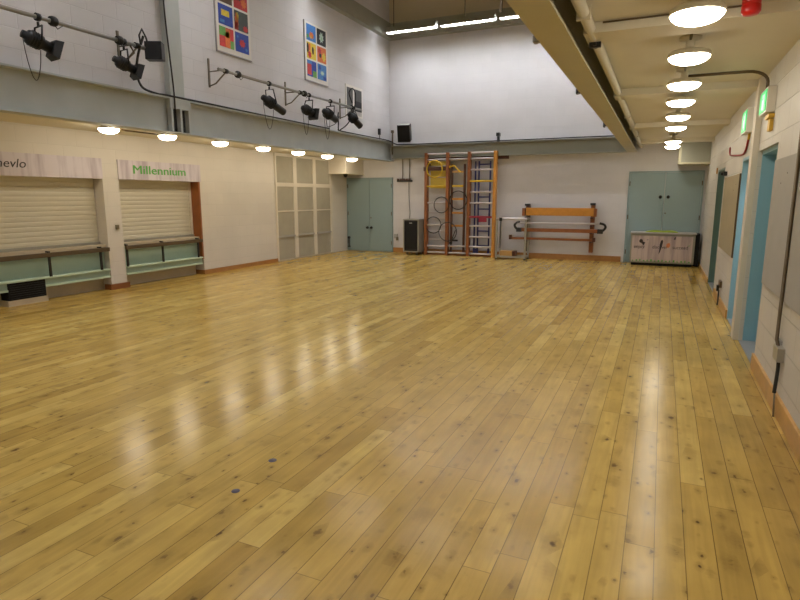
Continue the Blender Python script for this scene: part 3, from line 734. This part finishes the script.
# exit signs
def exit_sign(y0, y1, z0, z1, lab):
    t = thing('exit_sign', lab, 'exit sign', (XR, (y0+y1)/2, z0), 'green exit signs')
    part('housing', MB().box(.77, XR, y0, y1, z0, z1), M_whitegloss, t, bevel=.006)
    part('face', MB().box(.764, .77, y0+.02, y1-.02, z0+.02, z1-.02), M_greenglow, t)
    b = MB(); ym = (y0+y1)/2; zm = (z0+z1)/2
    b.box(.7625, .764, ym-.03, ym+.03, zm-.07, zm+.02).lathe((.7625, ym, zm+.045), [(.02, 0), (.02, .0015)], 12, (1, 0, 0)).box(.7625, .764, ym-.09, ym-.05, z0+.03, z1-.05)
    part('pictogram', b, M_signwhite, t)
exit_sign(6.12, 6.52, 2.24, 2.46, 'lit green exit sign above the nearest turquoise doorway')
exit_sign(7.45, 7.85, 2.20, 2.46, 'lit green exit sign above the second turquoise doorway')
t = thing('key_switch', 'yellow tagged switch hanging under the near exit sign', 'switch', (XR, 6.2, 2.12))
part('box', MB().box(XR-.03, XR, 6.12, 6.24, 2.08, 2.18), M_gold, t, bevel=.004)
part('cap', MB().box(XR-.045, XR, 6.10, 6.32, 2.19, 2.225), M_gold, t)
cable([(XR-.012, 7.62, 2.20), (XR-.012, 7.66, 2.14)], .014, 'yellow flex below the second exit sign', M_gold)
cable([(XR-.012, 7.67, 2.14), (XR-.012, 7.80, 2.04), (XR-.012, 8.1, 2.0), (XR-.012, 9.2, 2.06), (XR-.012, 9.6, 2.10), (XR-.012, 9.68, 2.2)], .011, 'dark red cable drooping on the wall below second exit sign', M_redc)
tag(MB().box(XR-.05, XR-.003, 10.00-.18, 9.975, 1.81, 1.87).lathe((XR-.05, 9.89, 1.84), [(.025, 0), (.02, -.03)], 12, (1, 0, 0)).build('door_holder', M_black), 'small black fitting at the top corner of the buff pinboard', 'fitting')
tag(MB().box(XR-.02, XR, 11.6, 11.68, 1.90, 2.0).build('call_point', M_skirt), 'small orange brown box beside top of the far doorway', 'call point')
# pinboards
def pin(y0, y1, z0, z1, m, lab):
    t = thing('pinboard', lab, 'pinboard', (XR, (y0+y1)/2, z0), 'pinboards on the right wall')
    part('panel', MB().box(XR-.016, XR, y0, y1, z0, z1), m, t, bevel=.002)
    part('pins', MB().box(XR-.018, XR-.016, y0+.3, y0+.31, z1-.13, z1-.12).box(XR-.018, XR-.016, y0+.52, y0+.53, z1-.2, z1-.19), M_cable, t)
pin(8.10, 9.96, .76, 1.78, M_boardc, 'buff pinboard beyond the second doorway')
part('edge_strip', MB().box(XR-.019, XR, 8.07, 8.10, .76, 1.78), M_conduitd, bpy.data.objects['pinboard'])
pin(4.80, 5.70, .775, 1.80, M_board, 'grey pinboard beside the nearest turquoise doorway')
pin(3.3, 4.76, .775, 1.80, M_board, 'grey pinboard cut off by the right frame edge')
# right-wall socket and conduits
t = thing('socket', 'grey metal socket box low on the near right wall', 'socket', (XR, 4.68, .42), 'wall sockets')
part('box', MB().box(XR-.045, XR, 4.53, 4.69, .375, .475), M_silver, t, bevel=.005)
part('back_plate', MB().box(XR-.012, XR, 4.65, 4.76, .40, .50), M_board, t)
conduit([(XR-.028, 4.70, 2.6), (XR-.028, 4.70, .50), (XR-.028, 4.62, .47)], .012, 'thin brown conduit dropping between pinboards to near socket', M_conduitd)
cable([(XR-.02, 4.60, .38), (XR-.02, 4.59, .30), (XR-.032, 4.55, .15)], .012, 'black flex hanging below the near socket', M_cable)
conduit([(XR-.03, 4.55, .16), (XR-.035, 4.47, .004)], .006, 'thin grey wire down the skirting under near socket', M_conduit)
t = thing('socket', 'small dark socket low on the wall beneath the buff pinboard', 'socket', (XR, 9.1, .3), 'wall sockets')
part('box', MB().box(XR-.03, XR, 9.02, 9.22, .25, .34), M_conduitd, t)
part('plug', MB().box(XR-.06, XR-.03, 9.04, 9.12, .20, .28), M_black, t)
cable([(XR-.03, 9.06, .21), (XR-.03, 9.05, .1), (XR-.035, 9.02, .004)], .01, 'short black flex from dark socket to floor')

# ------------------------------------------------------------------ gym equipment at the back
t = thing('wall_bars', 'brown three bay climbing frame with white rungs against the back wall', 'climbing frame', (-4.7, 14.06, 0))
PX = [-5.62, -5.035, -4.465, -3.80]
for i, x in enumerate(PX):
    part('post', MB().box(x-.037, x+.037, 13.98, 14.12, 0, 2.61), M_brown if i < 3 else M_orange, t, bevel=.004)
zl = [(2.58, 2.44, 1.35, .78, .23, .07), (2.58, 2.44, .25, .07), (2.58, 2.44, 2.17, 1.62, 1.35, .78, .5, .25, .07)]
for i in range(3):
    for z in zl[i]:
        part('rung', MB().tube([(PX[i]+.03, 14.04, z), (PX[i+1]-.03, 14.04, z)], .024, 10), M_rung, t)
part('wall_stay', MB().box(-5.6, -5.58, 14.12, YB, 2.3, 2.35).box(-3.82, -3.8, 14.12, YB, 2.3, 2.35), M_dkbrown, t)
part('foot_rail', MB().box(-5.59, -3.83, 14.09, 14.13, .0, .06), M_brown, t)
# back rungs
for z in (2.28, 2.0, 1.1, .95, .62, .4): part('back_rung', MB().tube([(-5.59, 14.11, z), (-5.065, 14.11, z)], .012, 8), M_rung, t)
part('tie', MB().box(-5.70, -3.5, 14.14, 14.17, 2.42, 2.50), M_dkbrown, t)
tag(MB().box(-5.54, -5.075, 14.12, 14.135, 1.72, 2.40).build('foam_mat', M_mat), 'thin yellow mat hanging behind the left bay of climbing frame', 'mat')
t2 = tag(MB().box(-5.67, -5.07, 13.955, 13.98, 2.16, 2.26).build('hanging_board', M_dkbrown), 'dark wooden board across the left bay behind yellow hoop', 'board')
def hoop(c, r, m, lab, tr=.012):
    pts = [(c[0]+r*math.cos(2*PI*k/28), c[1], c[2]+r*math.sin(2*PI*k/28)) for k in range(28)]
    tag(MB().tube(pts, tr, 8, closed=True).build('hoop', m), lab, 'hoop', 'hoops on the climbing frame')
hoop((-5.36, 13.935, 2.20), .21, M_yellow, 'yellow hoop hanging in the top of left bay', .016)
hoop((-5.40, 14.0, .78), .21, M_cable, 'dark hoop round, low in the left bay')
hoop((-5.17, 13.955, 1.30), .20, M_cable, 'dark hoop halfway up, partly across the middle post')
hoop((-4.98, 13.93, .62), .24, M_cable, 'dark hoop low across the post between left and middle bays')
hoop((-4.72, 13.96, 1.42), .23, M_cable, 'dark hoop inside the middle bay')
tag(MB().tube([(-5.585, 13.995, 1.77), (-5.07, 13.995, 1.77)], .022, 8).build('yellow_bar', M_yellow), 'yellow bar across the left bay below the yellow mat', 'bar', 'yellow bars on the frame')
tag(MB().tube([(-4.43, 13.995, 1.89), (-3.84, 13.995, 1.89)], .024, 8).build('yellow_bar', M_yellow), 'yellow bar across the right bay in front of blue ladder', 'bar', 'yellow bars on the frame')
t = thing('wooden_ladder', 'brown wooden ladder stored upright in the middle bay', 'ladder', (-4.76, 14.1, .3))
for x in (-4.94, -4.60): part('rail', MB().box(x-.025, x+.025, 14.07, 14.12, .12, 2.32), M_dkbrown, t)
for z in (2.13, 1.45, 1.10, .77): part('rung', MB().box(-4.915, -4.625, 14.06, 14.10, z-.025, z+.025), M_orange if z < 1.5 else M_skirt, t)
part('rung', MB().box(-4.915, -4.625, 14.05, 14.09, 1.75, 1.80), M_yellow, t)
part('foot', MB().box(-4.965, -4.915, 14.07, 14.12, .06, .12).box(-4.625, -4.575, 14.07, 14.12, .06, .12), M_dkbrown, t)
tag(MB().tube(curve_pts([(-4.98, 13.99, 2.24), (-4.85, 13.98, 2.27), (-4.75, 13.98, 2.18), (-4.68, 13.98, 2.12)]), .018, 8).build('skipping_rope', M_yellow), 'short yellow rope looped over the top of middle bay', 'rope')
t = thing('blue_ladder', 'dark blue metal ladder stored upright in the right bay', 'ladder', (-4.1, 14.1, .25))
for x in (-4.32, -4.23, -3.94): part('rail', MB().tube([(x, 14.095, .2), (x, 14.095, 2.38)], .022, 8), M_blue, t)
for z in (2.3, 1.9, 1.5, 1.2, .65, .28): part('rung', MB().tube([(-4.23, 14.1, z), (-3.94, 14.1, z)], .017, 8), M_blue, t)
part('foot', MB().box(-4.34, -4.21, 14.07, 14.12, .09, .2).box(-3.96, -3.92, 14.07, 14.12, .09, .2), M_blue, t)
tag(MB().box(-4.42, -3.85, 14.0, 14.02, .98, 1.03).box(-4.18, -3.98, 13.99, 14.02, .88, .98).build('red_strap', M_pinkred), 'dull red strap across the blue ladder', 'strap')
tag(MB().box(-4.93, -4.88, 13.93, 14.02, .3, .36).box(-4.90, -4.72, 13.95, 13.99, .38, .42).tube([(-4.88, 13.96, .4), (-4.78, 13.96, .66)], .012, 6).build('rope_grip', M_cable), 'small dark clip hanging low in the middle bay', 'clip')

# PA speaker on castors
t = thing('floor_speaker', 'black loudspeaker cabinet with silver edges on castors', 'speaker', (-5.9, 13.95, 0))
part('cabinet', MB().box(-6.13, -5.70, 13.72, 14.15, .09, .92), M_black, t, bevel=.01)
b = MB()
for x in (-6.135, -5.725):
    b.box(x, x+.03, 13.705, 13.725, .08, .93)
b.box(-6.135, -5.695, 13.705, 13.725, .905, .93); b.box(-6.135, -5.695, 13.705, 13.725, .08, .105)
b.box(-5.70, -5.69, 13.705, 14.15, .08, .93); b.box(-6.14, -6.13, 13.705, 14.15, .905, .93); b.box(-6.13, -5.70, 13.72, 14.15, .92, .93)
part('edging', b, M_silver, t)
part('grille', MB().box(-6.09, -5.735, 13.708, 13.72, .16, .86), M_blackm, t)
part('badge', MB().box(-5.96, -5.88, 13.702, 13.708, .82, .845), M_silver, t)
for x in (-6.05, -5.78):
    for y in (13.8, 14.07):
        part('castor', MB().lathe((x-.015, y, .045), [(.0, 0), (.045, .0), (.045, .03), (0, .03)], 14, (1, 0, 0)).box(x-.025, x+.025, y-.03, y+.03, .075, .095), M_conduit, t)
# jack plate with pipes
t = thing('socket_rail', 'dark socket rail on the back wall left of the climbing frame', 'socket rail', (-6.35, 14.27, 1.93))
part('tray', MB().box(-6.56, -6.13, 14.24, YB, 1.90, 1.945), M_cable, t)
for x in (-6.52, -6.43, -6.35, -6.26, -6.18): part('outlet', MB().box(x-.03, x+.03, 14.22, 14.26, 1.94, 1.985), M_dkbrown, t)
part('feed_pipe', MB().tube([(-6.40, 14.27, 1.96), (-6.40, 14.27, 2.49)], .012, 8), M_conduit, t)
part('feed_pipe', MB().tube([(-6.20, 14.27, 1.96), (-6.20, 14.27, 2.49)], .012, 8), M_conduit, t)
cable([(-6.22, 14.27, 1.92), (-6.21, 14.26, 1.5), (-6.17, 14.24, 1.1), (-6.15, 14.16, .9)], .008, 'thin dark lead from the socket rail down to floor speaker')
t = thing('socket', 'grey socket on the back wall beside the left teal doors', 'socket', (-6.6, 14.28, .42), 'wall sockets')
part('plate', MB().box(-6.66, -6.56, 14.27, YB, .38, .50), M_board, t)
part('plug', MB().box(-6.58, -6.53, 14.22, 14.27, .33, .42), M_conduit, t)
tag(MB().tube([(-8.06, 14.24, .1), (-8.06, 14.24, .36)], .018, 8).lathe((-8.06, 14.24, .34), [(.03, 0), (.045, .03), (.03, .06)], 12).box(-8.09, -8.03, 14.22, YB, .10, .13).build('door_stop', M_cable), 'small dark door stop post left of the teal doors', 'door stop')

# grey tubular trolley
t = thing('tube_trolley', 'grey tubular frame trolley standing beside the climbing frame', 'trolley', (-3.28, 13.9, 0))
L0, L1, Y0, Y1 = -3.63, -2.93, 13.7, 14.08
for x in (L0, L1):
    for y in (Y0, Y1): part('leg', MB().box(x-.022, x+.022, y-.022, y+.022, .03, .98), M_silver, t, bevel=.004)
    part('end_rail', MB().box(x-.02, x+.02, Y0, Y1, .04, .085), M_silver, t)
part('base_rail', MB().box(L0, L1, Y0-.02, Y0+.02, .045, .085), M_silver, t)
part('base_rail', MB().box(L0, L1, Y1-.02, Y1+.02, .045, .085), M_silver, t)
part('top_rail', MB().tube([(L0-.02, Y0, .98), (L1+.03, Y0, .98)], .026, 10), M_rung, t)
part('top_rail', MB().tube([(L0-.02, Y1, .98), (L1+.03, Y1, .98)], .026, 10), M_rung, t)
part('end_bar', MB().tube([(L1, Y0, .985), (L1, Y1, .985)], .02, 8), M_silver, t)
for x in (L0, L1):
    for y in (Y0, Y1): part('foot', MB().lathe((x, y, 0), [(.03, 0), (.03, .02), (.018, .035)], 12), M_cable, t)
tag(MB().tube([(-3.53, 13.66, .93), (-3.53, 13.66, .60), (-3.53, 13.66, .28)], .012, 8).box(-3.56, -3.50, 13.64, 13.69, .93, 1.01).build('hanging_strap', M_cable), 'dark strap hanging from the trolley top rail', 'strap')
t = thing('wooden_box', 'low brown wooden box on the base of the tube trolley', 'box', (-3.38, 13.9, .085))
part('body', MB().box(-3.55, -3.25, 13.75, 14.0, .085, .20), M_skirt, t)
part('end_cap', MB().box(-3.25, -3.18, 13.75, 14.0, .075, .20), M_dkbrown, t)

# beam / bench rack on the wall
t = thing('wall_rack', 'pair of dark brown wooden uprights on the back wall', 'rack', (-2.25, 14.28, .2))
for x, z0, z1 in ((-2.99, .32, 1.29), (-1.47, .20, 1.31)):
    u = part('upright', MB().box(x-.045, x+.045, 14.14, YB, z0, z1), M_dkbrown if x < -2 else M_brown, t, bevel=.004)
    part('cap', MB().box(x-.055, x+.055, 14.05, 14.2, z1, z1+.05), M_cable, u)
    for z in (.505, .715, .885, 1.08): part('peg', MB().box(x-.03, x+.03, 13.97, 14.14, z-.075 if z > 1 else z-.065, z-.05 if z > 1 else z-.045), M_dkbrown, u)
part('lower_upright', MB().box(-3.02, -2.96, 14.1, 14.14, .18, 1.2), M_conduit, t)
t = thing('balance_bench', 'varnished orange bench plank on the top of the wall rack', 'bench', (-2.24, 14.05, 1.03))
part('plank', MB().box(-3.00, -1.42, 14.0, 14.04, 1.06, 1.245), M_orange, t, bevel=.006)
for x in (-3.06, -1.40): part('end_block', MB().box(x-.03, x+.03, 13.98, 14.13, 1.05, 1.235), M_brown, t)
tag(MB().tube([(-3.27, 14.02, .875), (-1.30, 14.02, .885)], .024, 10).build('white_pole', M_rung), 'long white pole on the wall rack below the orange bench', 'pole')
t = thing('gymnastic_beam', 'brown wooden beam with black hooked ends on the rack', 'beam', (-2.2, 14.04, .67))
part('beam', MB().box(-3.10, -1.33, 13.99, 14.10, .67, .755), M_brown, t, bevel=.006)
for s, x in ((-1, -3.10), (1, -1.33)):
    part('hook', MB().tube(curve_pts([(x, 14.04, .71), (x+s*.10, 14.04, .72), (x+s*.17, 14.03, .80), (x+s*.14, 14.02, .87), (x+s*.04, 14.02, .90)]), .028, 8).box(x, x+s*.12, 13.98, 14.1, .66, .76), M_cable, t)
t = thing('wooden_bar', 'thin reddish wooden bar lowest on the wall rack', 'bar', (-2.4, 14.05, .47))
part('bar', MB().box(-3.36, -1.42, 14.02, 14.08, .475, .53), M_brown, t)
part('end_knob', MB().box(-3.40, -3.34, 14.0, 14.1, .47, .58).box(-1.43, -1.37, 14.0, 14.1, .465, .56), M_dkbrown, t)

# display counter with banner in front of the right doors
t = thing('display_cabinet', 'low grey cabinet wearing a printed banner before the right teal doors', 'cabinet', (.05, 14.0, 0))
part('body', MB().box(-.585, .70, 13.76, 14.22, .06, .70), M_steelolive, t, bevel=.006)
part('top', MB().box(-.60, .72, 13.73, 14.24, .70, .73), M_board, t, bevel=.005)
part('plinth', MB().box(-.55, .67, 13.8, 14.18, .0, .06), M_blackm, t)
part('side_panel', MB().box(.70, .79, 13.85, 14.20, .02, .72), M_blackm, t)
bn = part('banner', MB().box(-.555, .655, 13.745, 13.757, .095, .66), M_cloth, t)
for s, cx, w in (('enjoy', -.40, .22), ('discover', .02, .30), ('succeed', .42, .30)):
    put_text('lettering', s, .105, M_inkdark, bn, (cx, 13.743, .385), (1, 0, 0), (0, 0, 1), w)
def blob(cx, cz, pts, m, lab='figure'):
    n = len(pts); vs = [(cx+a, 13.742, cz+c_) for a, c_ in pts]+[(cx+a, 13.745, cz+c_) for a, c_ in pts]
    part(lab, MB().add(vs, [tuple(range(n)), tuple(reversed(range(n, 2*n)))]+[(k, (k+1) % n, n+(k+1) % n, n+k) for k in range(n)]), m, bn)
blob(-.36, .53, [(-.05, .02), (-.02, .06), (.02, .04), (.03, .0), (.08, -.02), (.06, -.05), (.04, -.1), (.02, -.05), (-.01, -.03), (-.04, -.02)], M_inkdark)
blob(-.24, .57, [(-.02, 0), (0, .02), (.02, 0), (0, -.015)], M_inkpale)
blob(.03, .44, [(.0, .12), (.03, .14), (.045, .10), (.03, 0), (.0, -.12), (-.03, -.19), (-.02, -.08), (-.02, .02)], M_inkdark)
blob(.17, .44, [(-.03, .03), (.0, .07), (.04, .07), (.05, .02), (.03, -.03), (-.02, -.03)], M_inkor)
blob(.30, .61, [(-.02, -.02), (0, .03), (.02, .04), (.015, -.02)], M_inkdark)
blob(.60, .47, [(-.03, -.01), (-.01, -.02), (.03, .04), (-.005, 0)], M_inkgreen)
b = MB()
for i in range(16): b.box(-.53+i*.075, -.505+i*.075+.01*(i % 2), 13.743, 13.746, .097, .12+.012*(i % 3))
part('printed_grass', b, M_inkgreen, bn)
b = MB()
for x in (-.30, -.13, .1, .28, .52): b.box(x, x+.004, 13.743, 13.746, .12, .64)
part('fold_line', b, M_inkpale, bn)
vs = []; fs = []; nx = 14
for i in range(nx+1):
    u = i/nx; x = -.30+.66*u; h = .735+.045*math.sin(PI*u)**.6*(.8+.2*math.sin(9*u))
    vs += [(x, 13.86, .731), (x, 13.9, h), (x, 14.05, h+.004), (x, 14.1, .731)]
for i in range(nx):
    for k in range(3): fs.append((4*i+k, 4*i+k+1, 4*i+k+5, 4*i+k+4))
    fs.append((4*i, 4*i+4, 4*i+7, 4*i+3))
fs += [(0, 1, 2, 3), tuple(4*nx+k for k in (3, 2, 1, 0))]
tag(MB().add(vs, fs, True).build('folded_cloth', mat('lime_cloth', rgb(150, 170, 60), .8)), 'yellow green folded cloth lying on the banner cabinet', 'cloth')

# floor marks
for (x, y, r, lab) in ((-1.945, 2.50, .024, 'small blue grey tape spot on the floor, the farther one'), (-1.905, 2.135, .022, 'small blue grey tape spot on the floor, the nearer one')):
    tag(MB().lathe((x, y, .0), [(r, 0), (r, .0012), (0, .0013)], 14).build('floor_tape_spot', mat('blue_grey_tape', rgb(84, 78, 90), .6)), lab, 'floor mark', 'tape spots on the floor')

# ------------------------------------------------------------------ camera
f = 570.0
pitch = math.atan(103/f); yaw = math.atan(263*math.cos(pitch)/f)
cam = bpy.data.cameras.new('camera'); co = bpy.data.objects.new('camera', cam); COL.objects.link(co)
cam.sensor_width = 36; cam.lens = f/800*36; cam.clip_start = .05; cam.clip_end = 100
co.location = (0, 0, 1.5); co.rotation_euler = (PI/2-pitch, 0, yaw)
S.camera = co
w = bpy.data.worlds.new('world'); S.world = w; w.use_nodes = True
w.node_tree.nodes['Background'].inputs[0].default_value = (0, 0, 0, 1)
w.node_tree.nodes['Background'].inputs[1].default_value = 0
vs_ = S.view_settings
vs_.view_transform = 'Standard'; vs_.look = 'None'; vs_.gamma = 1; vs_.exposure = 1.28; vs_.use_curve_mapping = False
